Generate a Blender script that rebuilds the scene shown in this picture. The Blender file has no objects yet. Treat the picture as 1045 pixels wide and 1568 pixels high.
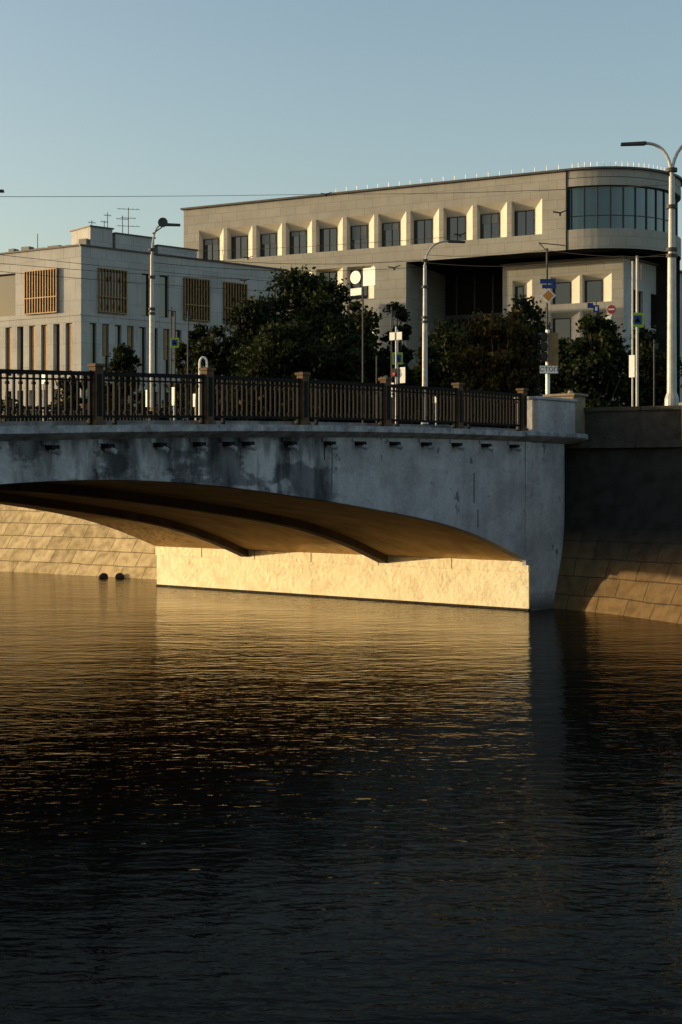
import bpy, bmesh, math, random
import numpy as np
from mathutils import Vector, Matrix
random.seed(7); rng=np.random.default_rng(7)
scene=bpy.context.scene
F=2200.0; CX=522.5; HY=742.0; CAMZ=4.0
def P(x,y,Y): return Vector(((x-CX)/F*Y, Y, CAMZ+(HY-y)/F*Y))

# ------------------------------------------------------------------ materials
def mat(name,c1,c2=None,rough=0.8,scale=2.0,detail=6,bump=0.0,bscale=None,metal=0.0,stretch=(1,1,1),spec=0.5,lo=0.35,hi=0.65,panel=None):
    m=bpy.data.materials.new(name); m.use_nodes=True
    nt=m.node_tree; N=nt.nodes; L=nt.links; b=N['Principled BSDF']
    b.inputs['Roughness'].default_value=rough; b.inputs['Metallic'].default_value=metal
    b.inputs['Specular IOR Level'].default_value=spec
    if c2 is None: c2=tuple(v*0.75 for v in c1)
    tc=N.new('ShaderNodeTexCoord'); mp=N.new('ShaderNodeMapping'); mp.inputs['Scale'].default_value=stretch
    L.new(tc.outputs['Object'],mp.inputs['Vector'])
    n=N.new('ShaderNodeTexNoise'); n.inputs['Scale'].default_value=scale; n.inputs['Detail'].default_value=detail
    n.inputs['Roughness'].default_value=0.65
    L.new(mp.outputs[0],n.inputs['Vector'])
    r=N.new('ShaderNodeValToRGB'); r.color_ramp.elements[0].position=lo; r.color_ramp.elements[1].position=hi
    r.color_ramp.elements[0].color=(*c2,1); r.color_ramp.elements[1].color=(*c1,1)
    L.new(n.outputs['Fac'],r.inputs['Fac']); out=r.outputs[0]
    if panel:
        sp=N.new('ShaderNodeSeparateXYZ'); L.new(tc.outputs['Object'],sp.inputs[0])
        mu=N.new('ShaderNodeMath'); mu.operation='MULTIPLY'; mu.inputs[1].default_value=1.12; L.new(sp.outputs[0],mu.inputs[0])
        cb=N.new('ShaderNodeCombineXYZ'); L.new(mu.outputs[0],cb.inputs[0]); L.new(sp.outputs[2],cb.inputs[1])
        br=N.new('ShaderNodeTexBrick'); br.inputs['Scale'].default_value=1; br.inputs['Brick Width'].default_value=panel[0]; br.inputs['Row Height'].default_value=panel[1]
        br.inputs['Mortar Size'].default_value=.025; br.inputs['Color1'].default_value=(1,1,1,1); br.inputs['Color2'].default_value=(.92,.92,.91,1); br.inputs['Mortar'].default_value=(.7,.7,.7,1)
        L.new(cb.outputs[0],br.inputs['Vector'])
        x=N.new('ShaderNodeMix'); x.data_type='RGBA'; x.blend_type='MULTIPLY'; x.inputs['Factor'].default_value=1
        L.new(out,x.inputs['A']); L.new(br.outputs['Color'],x.inputs['B']); out=x.outputs['Result']
    L.new(out,b.inputs['Base Color'])
    if bump>0:
        n2=N.new('ShaderNodeTexNoise'); n2.inputs['Scale'].default_value=bscale or scale*4; n2.inputs['Detail'].default_value=5
        L.new(mp.outputs[0],n2.inputs['Vector'])
        bp=N.new('ShaderNodeBump'); bp.inputs['Strength'].default_value=1; bp.inputs['Distance'].default_value=bump
        L.new(n2.outputs['Fac'],bp.inputs['Height']); L.new(bp.outputs[0],b.inputs['Normal'])
    return m

def spandrel_mat():
    m=bpy.data.materials.new('weathered_plaster'); m.use_nodes=True
    nt=m.node_tree; N=nt.nodes; L=nt.links; b=N['Principled BSDF']; b.inputs['Roughness'].default_value=.9; b.inputs['Specular IOR Level'].default_value=.2
    tc=N.new('ShaderNodeTexCoord')
    def noise(sc,st,det=8,ro=.6):
        mp=N.new('ShaderNodeMapping'); mp.inputs['Scale'].default_value=st; L.new(tc.outputs['Object'],mp.inputs['Vector'])
        n=N.new('ShaderNodeTexNoise'); n.inputs['Scale'].default_value=sc; n.inputs['Detail'].default_value=det; n.inputs['Roughness'].default_value=ro
        L.new(mp.outputs[0],n.inputs['Vector']); return n.outputs['Fac']
    def ramp(src,a,b_,ca,cb):
        r=N.new('ShaderNodeValToRGB'); r.color_ramp.elements[0].position=a; r.color_ramp.elements[1].position=b_
        r.color_ramp.elements[0].color=(*ca,1); r.color_ramp.elements[1].color=(*cb,1); L.new(src,r.inputs['Fac']); return r.outputs[0]
    base=ramp(noise(.7,(1,1,1)),.35,.6,(.33,.33,.335),(.47,.475,.48))
    streak=ramp(noise(1.0,(1.3,1.3,.35)),.42,.57,(.30,.30,.31),(1,1,1))
    patch=ramp(noise(.6,(.7,1,1.3),9,.6),.47,.51,(.40,.40,.42),(1,1,1))
    sx=N.new('ShaderNodeSeparateXYZ'); L.new(tc.outputs['Object'],sx.inputs[0])
    mr=N.new('ShaderNodeMapRange'); mr.inputs['From Min'].default_value=-10.0; mr.inputs['From Max'].default_value=-9.4; mr.inputs['To Min'].default_value=1; mr.inputs['To Max'].default_value=.18
    L.new(sx.outputs[0],mr.inputs['Value'])
    def mul(a,b_,f):
        x=N.new('ShaderNodeMix'); x.data_type='RGBA'; x.blend_type='MULTIPLY'
        if isinstance(f,float): x.inputs['Factor'].default_value=f
        else: L.new(f,x.inputs['Factor'])
        L.new(a,x.inputs['A']); L.new(b_,x.inputs['B']); return x.outputs['Result']
    c=mul(base,streak,mr.outputs[0]); c=mul(c,patch,mr.outputs[0])
    fine=ramp(noise(9,(1,1,1)),.3,.6,(.8,.8,.8),(1,1,1)); c=mul(c,fine,1.0)
    spots=ramp(noise(1.1,(1,1,.8),10,.7),.38,.40,(.33,.33,.35),(1,1,1)); c=mul(c,spots,.9)
    # soot washed down from the cornice, mostly over the crown
    ns=noise(1.6,(1.5,1.5,.1),6); hz=N.new('ShaderNodeMath'); hz.operation='MULTIPLY_ADD'; hz.inputs[1].default_value=2.6; L.new(ns,hz.inputs[0]); L.new(sx.outputs[2],hz.inputs[2])
    wash=ramp(hz.outputs[0],0,1,(1,1,1),(1,1,1))
    mh=N.new('ShaderNodeMapRange'); mh.inputs['From Min'].default_value=5.95; mh.inputs['From Max'].default_value=6.35; L.new(hz.outputs[0],mh.inputs['Value'])
    wash=ramp(mh.outputs[0],0,1,(1,1,1),(.45,.45,.47)); c=mul(c,wash,mr.outputs[0])
    mz=N.new('ShaderNodeMapRange'); mz.inputs['From Min'].default_value=.1; mz.inputs['From Max'].default_value=.6; L.new(sx.outputs[2],mz.inputs['Value'])
    dz=ramp(mz.outputs[0],0,1,(.3,.29,.27),(1,1,1)); c=mul(c,dz,1.0)
    L.new(c,b.inputs['Base Color'])
    bp=N.new('ShaderNodeBump'); bp.inputs['Distance'].default_value=.03; L.new(noise(5,(1,1,1)),bp.inputs['Height']); L.new(bp.outputs[0],b.inputs['Normal'])
    return m

def masonry_mat(name,ca,cb,mortar,bw=1.15,bh=.55,upper=None):
    m=bpy.data.materials.new(name); m.use_nodes=True
    nt=m.node_tree; N=nt.nodes; L=nt.links; b=N['Principled BSDF']; b.inputs['Roughness'].default_value=.9; b.inputs['Specular IOR Level'].default_value=.1
    tc=N.new('ShaderNodeTexCoord')
    nz=N.new('ShaderNodeTexNoise'); nz.inputs['Scale'].default_value=.5; L.new(tc.outputs['UV'],nz.inputs['Vector'])
    mx=N.new('ShaderNodeMix'); mx.data_type='VECTOR'; mx.inputs['Factor'].default_value=.14
    L.new(tc.outputs['UV'],mx.inputs['A']); L.new(nz.outputs['Color'],mx.inputs['B'])
    br=N.new('ShaderNodeTexBrick'); br.inputs['Scale'].default_value=1; br.inputs['Brick Width'].default_value=bw; br.inputs['Row Height'].default_value=bh
    br.inputs['Mortar Size'].default_value=.018; br.inputs['Color1'].default_value=(*ca,1); br.inputs['Color2'].default_value=(*cb,1); br.inputs['Mortar'].default_value=(*mortar,1)
    L.new(mx.outputs['Result'],br.inputs['Vector'])
    n=N.new('ShaderNodeTexNoise'); n.inputs['Scale'].default_value=2.5; n.inputs['Detail'].default_value=8; L.new(tc.outputs['Object'],n.inputs['Vector'])
    r=N.new('ShaderNodeValToRGB'); r.color_ramp.elements[0].position=.3; r.color_ramp.elements[1].position=.6
    r.color_ramp.elements[0].color=(.6,.58,.55,1); r.color_ramp.elements[1].color=(1,1,1,1); L.new(n.outputs['Fac'],r.inputs['Fac'])
    x=N.new('ShaderNodeMix'); x.data_type='RGBA'; x.blend_type='MULTIPLY'; x.inputs['Factor'].default_value=1
    out=br.outputs['Color']
    if upper:  # blend to a flat dark colour higher up, shade painted into the masonry
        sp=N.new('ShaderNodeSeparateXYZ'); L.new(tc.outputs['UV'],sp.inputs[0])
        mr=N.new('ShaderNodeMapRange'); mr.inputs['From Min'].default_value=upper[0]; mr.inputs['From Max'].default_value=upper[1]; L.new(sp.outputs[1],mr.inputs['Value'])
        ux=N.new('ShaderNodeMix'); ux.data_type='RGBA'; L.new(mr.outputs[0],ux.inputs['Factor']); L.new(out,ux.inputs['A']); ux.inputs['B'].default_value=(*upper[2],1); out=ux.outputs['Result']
    L.new(out,x.inputs['A']); L.new(r.outputs[0],x.inputs['B']); L.new(x.outputs['Result'],b.inputs['Base Color'])
    bp=N.new('ShaderNodeBump'); bp.inputs['Distance'].default_value=.008 if upper else .03; bp.invert=True
    L.new(br.outputs['Fac'],bp.inputs['Height']); 
    bp2=N.new('ShaderNodeBump'); bp2.inputs['Distance'].default_value=.04; L.new(n.outputs['Fac'],bp2.inputs['Height']); L.new(bp.outputs[0],bp2.inputs['Normal'])
    L.new(bp2.outputs[0],b.inputs['Normal'])
    return m

def water_mat():
    m=bpy.data.materials.new('river_water'); m.use_nodes=True
    nt=m.node_tree; N=nt.nodes; L=nt.links; N.remove(N['Principled BSDF'])
    tc=N.new('ShaderNodeTexCoord'); prev=None
    for sc,st,rot,dist,det in ((.22,(1,1.8,1),.2,.03,2),(1.3,(.8,1.6,1),-.15,.020,3),(4.5,(.8,1.5,1),.12,.009,3)):
        mp=N.new('ShaderNodeMapping'); mp.inputs['Scale'].default_value=st; mp.inputs['Rotation'].default_value=(0,0,rot)
        L.new(tc.outputs['Object'],mp.inputs['Vector'])
        n=N.new('ShaderNodeTexNoise'); n.inputs['Scale'].default_value=sc; n.inputs['Detail'].default_value=det; n.inputs['Roughness'].default_value=.5; n.inputs['Distortion'].default_value=.4
        L.new(mp.outputs[0],n.inputs['Vector'])
        bp=N.new('ShaderNodeBump'); bp.inputs['Strength'].default_value=1; bp.inputs['Distance'].default_value=dist
        L.new(n.outputs['Fac'],bp.inputs['Height'])
        if prev: L.new(prev,bp.inputs['Normal'])
        prev=bp.outputs[0]
    # murky water: dark body under a Fresnel-type surface reflection
    lw=N.new('ShaderNodeLayerWeight'); lw.inputs['Blend'].default_value=.5; L.new(prev,lw.inputs['Normal'])
    pw=N.new('ShaderNodeMath'); pw.operation='POWER'; pw.inputs[1].default_value=9.5; L.new(lw.outputs['Facing'],pw.inputs[0])
    ad=N.new('ShaderNodeMath'); ad.operation='MULTIPLY_ADD'; ad.inputs[1].default_value=1.0; ad.inputs[2].default_value=.006; L.new(pw.outputs[0],ad.inputs[0])
    df=N.new('ShaderNodeBsdfDiffuse'); df.inputs['Color'].default_value=(.003,.003,.0025,1)
    gl=N.new('ShaderNodeBsdfGlossy'); gl.inputs['Color'].default_value=(1,.95,.86,1); gl.inputs['Roughness'].default_value=.03; L.new(prev,gl.inputs['Normal'])
    mx=N.new('ShaderNodeMixShader'); L.new(ad.outputs[0],mx.inputs[0]); L.new(df.outputs[0],mx.inputs[1]); L.new(gl.outputs[0],mx.inputs[2])
    L.new(mx.outputs[0],N['Material Output'].inputs['Surface'])
    return m

def leaf_mat(name,ca,cb):
    m=bpy.data.materials.new(name); m.use_nodes=True
    nt=m.node_tree; N=nt.nodes; L=nt.links; b=N['Principled BSDF']; b.inputs['Roughness'].default_value=.6
    b.inputs['Specular IOR Level'].default_value=.1
    at=N.new('ShaderNodeAttribute'); at.attribute_name='tone'
    r=N.new('ShaderNodeValToRGB'); r.color_ramp.elements[0].color=(*ca,1); r.color_ramp.elements[1].color=(*cb,1)
    L.new(at.outputs['Fac'],r.inputs['Fac']); L.new(r.outputs[0],b.inputs['Base Color'])
    t=N.new('ShaderNodeBsdfTranslucent'); L.new(r.outputs[0],t.inputs['Color'])
    mx=N.new('ShaderNodeMixShader'); mx.inputs[0].default_value=.25
    L.new(b.outputs[0],mx.inputs[1]); L.new(t.outputs[0],mx.inputs[2]); L.new(mx.outputs[0],N['Material Output'].inputs['Surface'])
    return m

M={}
M['plaster']=spandrel_mat()
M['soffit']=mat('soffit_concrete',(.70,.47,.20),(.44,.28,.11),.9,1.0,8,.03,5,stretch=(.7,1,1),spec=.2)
M['rib']=mat('rib_concrete_shaded',(.10,.065,.03),(.05,.03,.015),.9,1.2,8,.03,5,spec=.2)  # same concrete as the soffit, colour darkened to paint the ribs' unlit faces
M['abut']=mat('pale_limestone',(.88,.78,.55),(.66,.56,.38),.9,1.6,9,.04,6,lo=.3,hi=.55,spec=.2)
M['cornice']=mat('cornice_concrete',(.38,.39,.40),(.15,.15,.16),.9,3,7,.02,spec=.2)
M['slope']=masonry_mat('embankment_masonry',(.20,.13,.06),(.15,.10,.048),(.08,.055,.03),upper=(1.9,3.6,(.03,.028,.024)))  # near-black upper colour stands in for shade on the high part of the slope
M['slopeL']=masonry_mat('embankment_masonry_pale',(.58,.45,.25),(.42,.32,.17),(.24,.18,.10))
M['parapet']=mat('parapet_granite',(.06,.055,.045),(.035,.03,.025),.85,3,7,.02,spec=.2)
M['pstone']=mat('parapet_sandstone',(.20,.17,.12),(.14,.12,.08),.85,3,7,.02,spec=.2)
M['iron']=mat('black_painted_iron',(.014,.013,.012),(.008,.008,.008),.7,6,spec=.08)
M['post']=mat('railing_post_paint',(.115,.075,.04),(.06,.04,.025),.7,6,spec=.1)
M['asphalt']=mat('asphalt',(.06,.06,.06),(.045,.045,.045),.9,8)
M['pave']=mat('pavement_slabs',(.22,.21,.2),(.17,.16,.15),.9,5)
M['line']=mat('road_paint',(.7,.7,.68),(.5,.5,.5),.7,5)
M['grass']=mat('ground_grass',(.06,.08,.03),(.04,.05,.025),.95,.6)
M['water']=water_mat()
M['beige']=mat('beige_facade_stone',(.34,.325,.285),(.285,.272,.24),.85,.6,6,.01,8,spec=.2,panel=(1.56,.82))
M['reveal']=mat('window_reveal',(.60,.55,.46),(.54,.49,.41),.8,1,spec=.2)
M['dark']=mat('dark_recess',(.025,.022,.02),(.012,.011,.01),.9,1,spec=.1)
M['white']=mat('white_facade_panels',(.44,.43,.41),(.35,.345,.33),.8,.5,7,.01,6,spec=.2,panel=(1.2,1.65))
M['roof']=mat('roof_sheet',(.16,.16,.16),(.11,.11,.11),.7,1)
M['coping']=mat('coping_metal',(.10,.09,.08),(.07,.06,.06),.5,2,spec=.2)
M['brass']=mat('bronze_slats',(.26,.15,.055),(.17,.10,.037),.5,3,metal=.2)
M['mull']=mat('window_frame',(.05,.05,.05),(.04,.04,.04),.5,3,spec=.2)
M['pole']=mat('galvanised_pole',(.42,.41,.38),(.32,.31,.29),.5,3,metal=.1)
M['dpole']=mat('dark_pole',(.06,.06,.06),(.04,.04,.04),.6,3,spec=.2)
M['signwhite']=mat('sign_white',(.82,.81,.76),(.74,.73,.68),.5,3)
M['signblue']=mat('sign_blue',(.02,.06,.22),(.02,.05,.18),.5,3,spec=.2)
M['signred']=mat('sign_red',(.45,.03,.03),(.38,.03,.03),.4,3)
M['signyel']=mat('sign_fluorescent_yellow',(.30,.42,.04),(.26,.38,.04),.5,3,spec=.2)
M['signor']=mat('sign_amber',(.65,.24,.02),(.55,.2,.02),.4,3)
M['signblack']=mat('sign_black',(.02,.02,.02),(.02,.02,.02),.4,3,spec=.2)
M['bark']=mat('bark',(.09,.07,.05),(.05,.04,.03),.95,5,6,.02)
M['carpaint']=mat('car_paint',(.25,.25,.26),(.23,.23,.24),.3,2)
M['skin']=mat('skin',(.45,.27,.19),(.40,.24,.17),.6,5)
M['hair']=mat('hair',(.05,.03,.02),(.03,.02,.015),.7,9)
M['shirt']=mat('shirt_cloth',(.45,.20,.10),(.35,.15,.08),.9,5)
M['trousers']=mat('trouser_cloth',(.05,.06,.09),(.04,.05,.07),.9,5)
M['rock']=mat('wet_rock',(.04,.03,.025),(.02,.02,.015),.7,4,6,.05,spec=.1)
def glass(name,c,rough=.05):
    m=mat(name,c,tuple(v*.5 for v in c),rough,.25,2,spec=1.0); m.node_tree.nodes['Principled BSDF'].inputs['IOR'].default_value=1.5; return m
M['glass']=glass('window_glass',(.02,.032,.042))
M['glassT']=glass('teal_curtain_glass',(.02,.09,.115))
M['blind']=mat('window_blind',(.25,.26,.25),(.2,.21,.2),.8,1)
M['leafA']=leaf_mat('foliage_green',(.005,.009,.003),(.030,.040,.008))
M['leafB']=leaf_mat('foliage_yellowing',(.014,.014,.004),(.10,.07,.013))

# ------------------------------------------------------------------ mesh builder
class MB:
    def __init__(s): s.v=[];s.f=[];s.m=[];s.mats=[];s.uv={}
    def mi(s,k):
        if k not in s.mats: s.mats.append(k)
        return s.mats.index(k)
    def face(s,pts,k):
        i=len(s.v); s.v+= [tuple(p) for p in pts]; s.f.append(list(range(i,i+len(pts)))); s.m.append(s.mi(k))
    def box(s,c,size,k,ax=None):
        ax=ax or (Vector((1,0,0)),Vector((0,1,0)),Vector((0,0,1))); c=Vector(c); i=len(s.v)
        for dz in(-.5,.5):
            for dx,dy in((-.5,-.5),(.5,-.5),(.5,.5),(-.5,.5)):
                s.v.append(tuple(c+ax[0]*dx*size[0]+ax[1]*dy*size[1]+ax[2]*dz*size[2]))
        for f in((0,3,2,1),(4,5,6,7),(0,1,5,4),(1,2,6,5),(2,3,7,6),(3,0,4,7)):
            s.f.append([i+q for q in f]); s.m.append(s.mi(k))
    def cyl(s,p0,p1,r0,r1,k,n=10,caps=True):
        p0=Vector(p0);p1=Vector(p1); d=(p1-p0).normalized(); a=d.orthogonal().normalized(); b=d.cross(a); i=len(s.v); mi=s.mi(k)
        for p,r in((p0,r0),(p1,r1)):
            for j in range(n):
                t=2*math.pi*j/n; s.v.append(tuple(p+(a*math.cos(t)+b*math.sin(t))*r))
        for j in range(n):
            s.f.append([i+j,i+(j+1)%n,i+n+(j+1)%n,i+n+j]); s.m.append(mi)
        if caps: s.f.append([i+j for j in range(n)][::-1]); s.m.append(mi); s.f.append([i+n+j for j in range(n)]); s.m.append(mi)
    def tube(s,pts,r,k,n=8):
        for a,b in zip(pts[:-1],pts[1:]): s.cyl(a,b,r,r,k,n)
    def prism(s,poly,z0,z1,k,ktop=None):
        n=len(poly)
        for j in range(n):
            a=poly[j];b=poly[(j+1)%n]; s.face([(a[0],a[1],z0),(b[0],b[1],z0),(b[0],b[1],z1),(a[0],a[1],z1)],k)
        s.face([(p[0],p[1],z1) for p in poly],ktop or k); s.face([(p[0],p[1],z0) for p in poly[::-1]],k)
    def turn(s,x,Y,deg):
        X=(x-CX)/F*Y; c,n=math.cos(math.radians(deg)),math.sin(math.radians(deg))
        s.v=[(X+(v[0]-X)*c-(v[1]-Y)*n, Y+(v[0]-X)*n+(v[1]-Y)*c, v[2]) for v in s.v]
    def done(s,name,parent=None,mw=None,smooth=False,weld=True,bevel=0,recalc=True):
        me=bpy.data.meshes.new(name); me.from_pydata(s.v,[],s.f)
        for k in s.mats: me.materials.append(M[k])
        me.polygons.foreach_set('material_index',s.m)
        if recalc or weld:
            bm=bmesh.new(); bm.from_mesh(me)
            if weld: bmesh.ops.remove_doubles(bm,verts=bm.verts,dist=1e-4)
            if recalc: bmesh.ops.recalc_face_normals(bm,faces=bm.faces)
            bm.to_mesh(me); bm.free()
        if smooth:
            for p in me.polygons: p.use_smooth=True
        o=bpy.data.objects.new(name,me); scene.collection.objects.link(o)
        if mw is not None: o.matrix_world=mw
        if parent is not None: o.parent=parent
        if bevel:
            b=o.modifiers.new('bevel','BEVEL'); b.width=bevel; b.segments=2; b.limit_method='ANGLE'
        return o
def empty(name,loc=(0,0,0)):
    e=bpy.data.objects.new(name,None); scene.collection.objects.link(e); e.empty_display_size=.5; return e

# ------------------------------------------------------------------ camera, light
cam=bpy.data.cameras.new('camera'); co=bpy.data.objects.new('camera',cam); scene.collection.objects.link(co)
co.location=(0,0,CAMZ); co.rotation_euler=(math.radians(90),0,0)
cam.sensor_fit='VERTICAL'; cam.sensor_height=36; cam.sensor_width=24; cam.lens=F/1568*36; cam.shift_y=-(784-HY)/1568; cam.clip_end=20000; cam.clip_start=.1
scene.camera=co
EL=6.0; Lh=Vector((-.99,.12,0)).normalized()
Ldir=Vector((Lh.x*math.cos(math.radians(EL)),Lh.y*math.cos(math.radians(EL)),math.sin(math.radians(EL))))
sl=bpy.data.lights.new('sun','SUN'); sl.energy=5.0; sl.angle=math.radians(.5); sl.color=(1,.79,.48)
so=bpy.data.objects.new('sun',sl); scene.collection.objects.link(so); so.rotation_euler=Ldir.to_track_quat('Z','Y').to_euler(); so.location=(-60,0,40)
w=bpy.data.worlds.new('World'); scene.world=w; w.use_nodes=True; nt=w.node_tree
sk=nt.nodes.new('ShaderNodeTexSky'); sk.sky_type='NISHITA'; sk.sun_disc=False; sk.sun_elevation=math.radians(EL)
sk.sun_rotation=math.atan2(Lh.x,Lh.y)%(2*math.pi); sk.altitude=0; sk.air_density=1.0; sk.dust_density=2.5; sk.ozone_density=1.15
bg=nt.nodes['Background']; bg.inputs['Strength'].default_value=.31; nt.links.new(sk.outputs[0],bg.inputs['Color'])
scene.view_settings.view_transform='Standard'; scene.view_settings.look='None'; scene.view_settings.exposure=0

# ------------------------------------------------------------------ bridge frame
ang=math.radians(40.3); Bd=Vector((math.sin(ang),math.cos(ang),0)); Ad=Vector((-math.cos(ang),math.sin(ang),0)); C=Vector((6.02,45.6,0))
MW=Matrix(((Bd.x,Ad.x,0,C.x),(Bd.y,Ad.y,0,C.y),(0,0,1,0),(0,0,0,1)))
WID=17.4
def s_of_x(x):
    r=(x-CX)/F; return (C.x-C.y*r)/(Bd.x-Bd.y*r)
def sz(x,y):
    s=s_of_x(x); Y=C.y-Bd.y*s; return s,CAMZ+(HY-y)/F*Y
top=sorted(sz(x,y) for x,y in((0,654),(200,650),(350,650),(510,652),(650,656),(820,662)))
ts=np.array([a for a,b in top]); tz=np.array([b for a,b in top]); pf=np.polyfit(ts,tz,2)
def ztop(s):
    if s<0: s=0
    if s<=20: return float(np.polyval(pf,s))
    d=float(np.polyval(pf,20)-np.polyval(pf,19)); return float(np.polyval(pf,20))+d*(s-20)*.8
ar=sorted(sz(x,y) for x,y in((170,732),(200,732.5),(300,738),(400,750),(500,765),(600,783),(650,793),(700,806),(750,826),(785,845)))
ar=[(0.0,1.52)]+ar
asx=[a for a,b in ar]; az=[b for a,b in ar]
SC=s_of_x(165)
def zarch(s):
    if s>SC: s=max(0,2*SC-s)
    return float(np.interp(s,asx,az))
ss=np.linspace(0,SC,60); zz=np.array([zarch(s) for s in ss]); 
k=np.ones(7)/7; zs=np.convolve(np.pad(zz,3,mode='edge'),k,'valid'); zs[:3]=zz[:3]
def zarch(s):
    if s>SC: s=max(0,2*SC-s)
    return float(np.interp(s,ss,zs))
S_END=2*SC
bridge=empty('bridge')
mb=MB(); n=80; sv=[S_END*i/n for i in range(n+1)]
for a,b in zip(sv[:-1],sv[1:]):
    for w_,fl in((0,0),(WID,1)):
        mb.face([(-a,w_,zarch(a)),(-b,w_,zarch(b)),(-b,w_,ztop(b)-.2),(-a,w_,ztop(a)-.2)],'plaster')
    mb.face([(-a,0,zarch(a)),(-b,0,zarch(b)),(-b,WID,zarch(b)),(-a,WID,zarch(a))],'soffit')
mb.done('arch_and_spandrels',bridge,MW)
mb=MB()
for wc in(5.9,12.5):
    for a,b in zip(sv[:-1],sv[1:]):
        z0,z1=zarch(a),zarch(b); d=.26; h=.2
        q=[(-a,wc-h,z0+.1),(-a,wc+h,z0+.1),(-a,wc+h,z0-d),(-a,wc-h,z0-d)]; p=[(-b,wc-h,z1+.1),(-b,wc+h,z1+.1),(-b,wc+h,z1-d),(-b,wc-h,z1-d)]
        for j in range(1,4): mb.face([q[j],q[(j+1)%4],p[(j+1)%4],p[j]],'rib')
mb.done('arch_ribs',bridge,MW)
mb=MB()
for a,b in zip(sv[:-1],sv[1:]):
    mb.face([(-a,-.04,zarch(a)-.03),(-b,-.04,zarch(b)-.03),(-b,-.04,zarch(b)+.22),(-a,-.04,zarch(a)+.22)],'plaster')
    mb.face([(-a,-.04,zarch(a)-.03),(-b,-.04,zarch(b)-.03),(-b,.3,zarch(b)-.03),(-a,.3,zarch(a)-.03)],'plaster')
    mb.face([(-a,-.04,zarch(a)+.22),(-b,-.04,zarch(b)+.22),(-b,.0,zarch(b)+.22),(-a,.0,zarch(a)+.22)],'plaster')
mb.done('arch_edge_ring',bridge,MW)
mb=MB(); sd=[-3+(S_END+6+3)*i/90 for i in range(91)]
for a,b in zip(sd[:-1],sd[1:]):
    za,zb=ztop(a),ztop(b)
    def ring(s,z):
        return [(-s,-.32,z-.16),(-s,-.32,z),(-s,.55,z+.0),(-s,.55,z+.12),(-s,2.6,z+.12),(-s,2.6,z-.02),(-s,WID-2.6,z-.02),(-s,WID-2.6,z+.12),(-s,WID-.55,z+.12),(-s,WID-.55,z),(-s,WID+.32,z),(-s,WID+.32,z-.16),(-s,WID-.02,z-.32),(-s,.02,z-.32)]
    q,p=ring(a,za),ring(b,zb); mk=['cornice']*14
    mk[3]='pave';mk[7]='pave';mk[5]='asphalt'
    for j in range(14):
        mb.face([q[j],p[j],p[(j+1)%14],q[(j+1)%14]],mk[j])
mb.done('deck_and_cornice',bridge,MW)
mb=MB()
for a,b in zip(sd[:-1],sd[1:]):
    if int(a)%4<2: mb.face([(-a,WID/2-.07,ztop(a)-.012),(-b,WID/2-.07,ztop(b)-.012),(-b,WID/2+.07,ztop(b)-.012),(-a,WID/2+.07,ztop(a)-.012)],'line')
mb.done('lane_marking',bridge,MW)
mb=MB()
xs=[547,600,648,695,740,783,440,375,345,300,240,160,75,500]
for x in xs:
    s=s_of_x(x); z=ztop(s)-.47; 
    mb.box((-s,-.12,z),(.20,.26,.10),'iron'); mb.cyl((-s-.02,-.1,z-.04),(-s+.05,-.34,z-.13),.07,.06,'cornice',8)
    mb.box((-s,-.02,z+.1),(.42,.06,.09),'plaster')
for s in np.arange(S_END-12,S_END,1.9): mb.box((-s,-.12,ztop(s)-.47),(.26,.26,.12),'iron')
mb.done('drain_spouts',bridge,MW)
mb=MB()
for x in(510,):
    s=s_of_x(x); z0=zarch(s)+.2; mb.box((-s,-.01,(z0+ztop(s)-.3)/2),(.10,.05,ztop(s)-.3-z0),'cornice')
for x,l,zc_ in((726,.9,3.9),(732,.7,2.9),(497,.5,4.9)): 
    s=s_of_x(x); mb.box((-s,-.004,zc_),(.02,.02,l),'dark')
mb.done('expansion_joint',bridge,MW)
for sgn,nm in((1,'abutment'),(-1,'near_abutment')):
    mb=MB()
    if sgn==1:
        mb.prism([(-.07,.03),(-.07,WID-.02),(4,WID-.02),(4,.03)],-1.2,1.22,'abut')
        mb.prism([(-.12,.01),(-.12,WID),(4,WID),(4,.01)],1.2203,1.56,'abut')
        mb.prism([(-.10,.02),(-.10,WID-.01),(0,WID-.01),(0,.02)],-1.0,.06,'rock')
        for i,v in enumerate((3.0,6.1,9.2,12.0,14.8)): mb.box((-.121,v,1.39),(.012,.025,.33),'slope')
        o=mb.done(nm,bridge,MW)
        mb=MB(); R=.95; e=2.62
        pl=[(-.0,0.0)]+[(e-R+R*math.sin(t),-.06+R-R*math.cos(t)) for t in np.linspace(0,math.pi/2,10)]+[(e,WID-.1),(0.0,WID-.1)]
        pl=[(.0,-.06)]+pl[1:]
        mb.prism(pl,-1.2,ztop(0)-.33,'plaster')
        mb.box((-.17,.02,3.4),(.34,.13,3.9),'plaster')
        mb.done('wing_pier',bridge,MW)
    else:
        e=S_END
        mb.prism([(-e,0),(-e,WID),(-e-8,WID),(-e-8,0)],-1.2,ztop(e)-.4,'plaster')
        mb.done(nm,bridge,MW)
mb=MB()
zc=ztop(0)
mb.box((1.15,.14,zc+.52),(2.3,.8,1.04),'plaster'); mb.box((1.15,.14,zc+1.09),(2.42,.92,.10),'plaster')
mb.box((2.75,.4,zc+.62),(.75,1.1,1.3),'pstone'); mb.box((2.75,.4,zc+1.31),(.9,1.25,.09),'pstone')
mb.box((1.0,-.05,zc-.06),(3.6,.7,.15),'cornice')
mb.done('end_pier',bridge,MW,bevel=.03)

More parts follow.
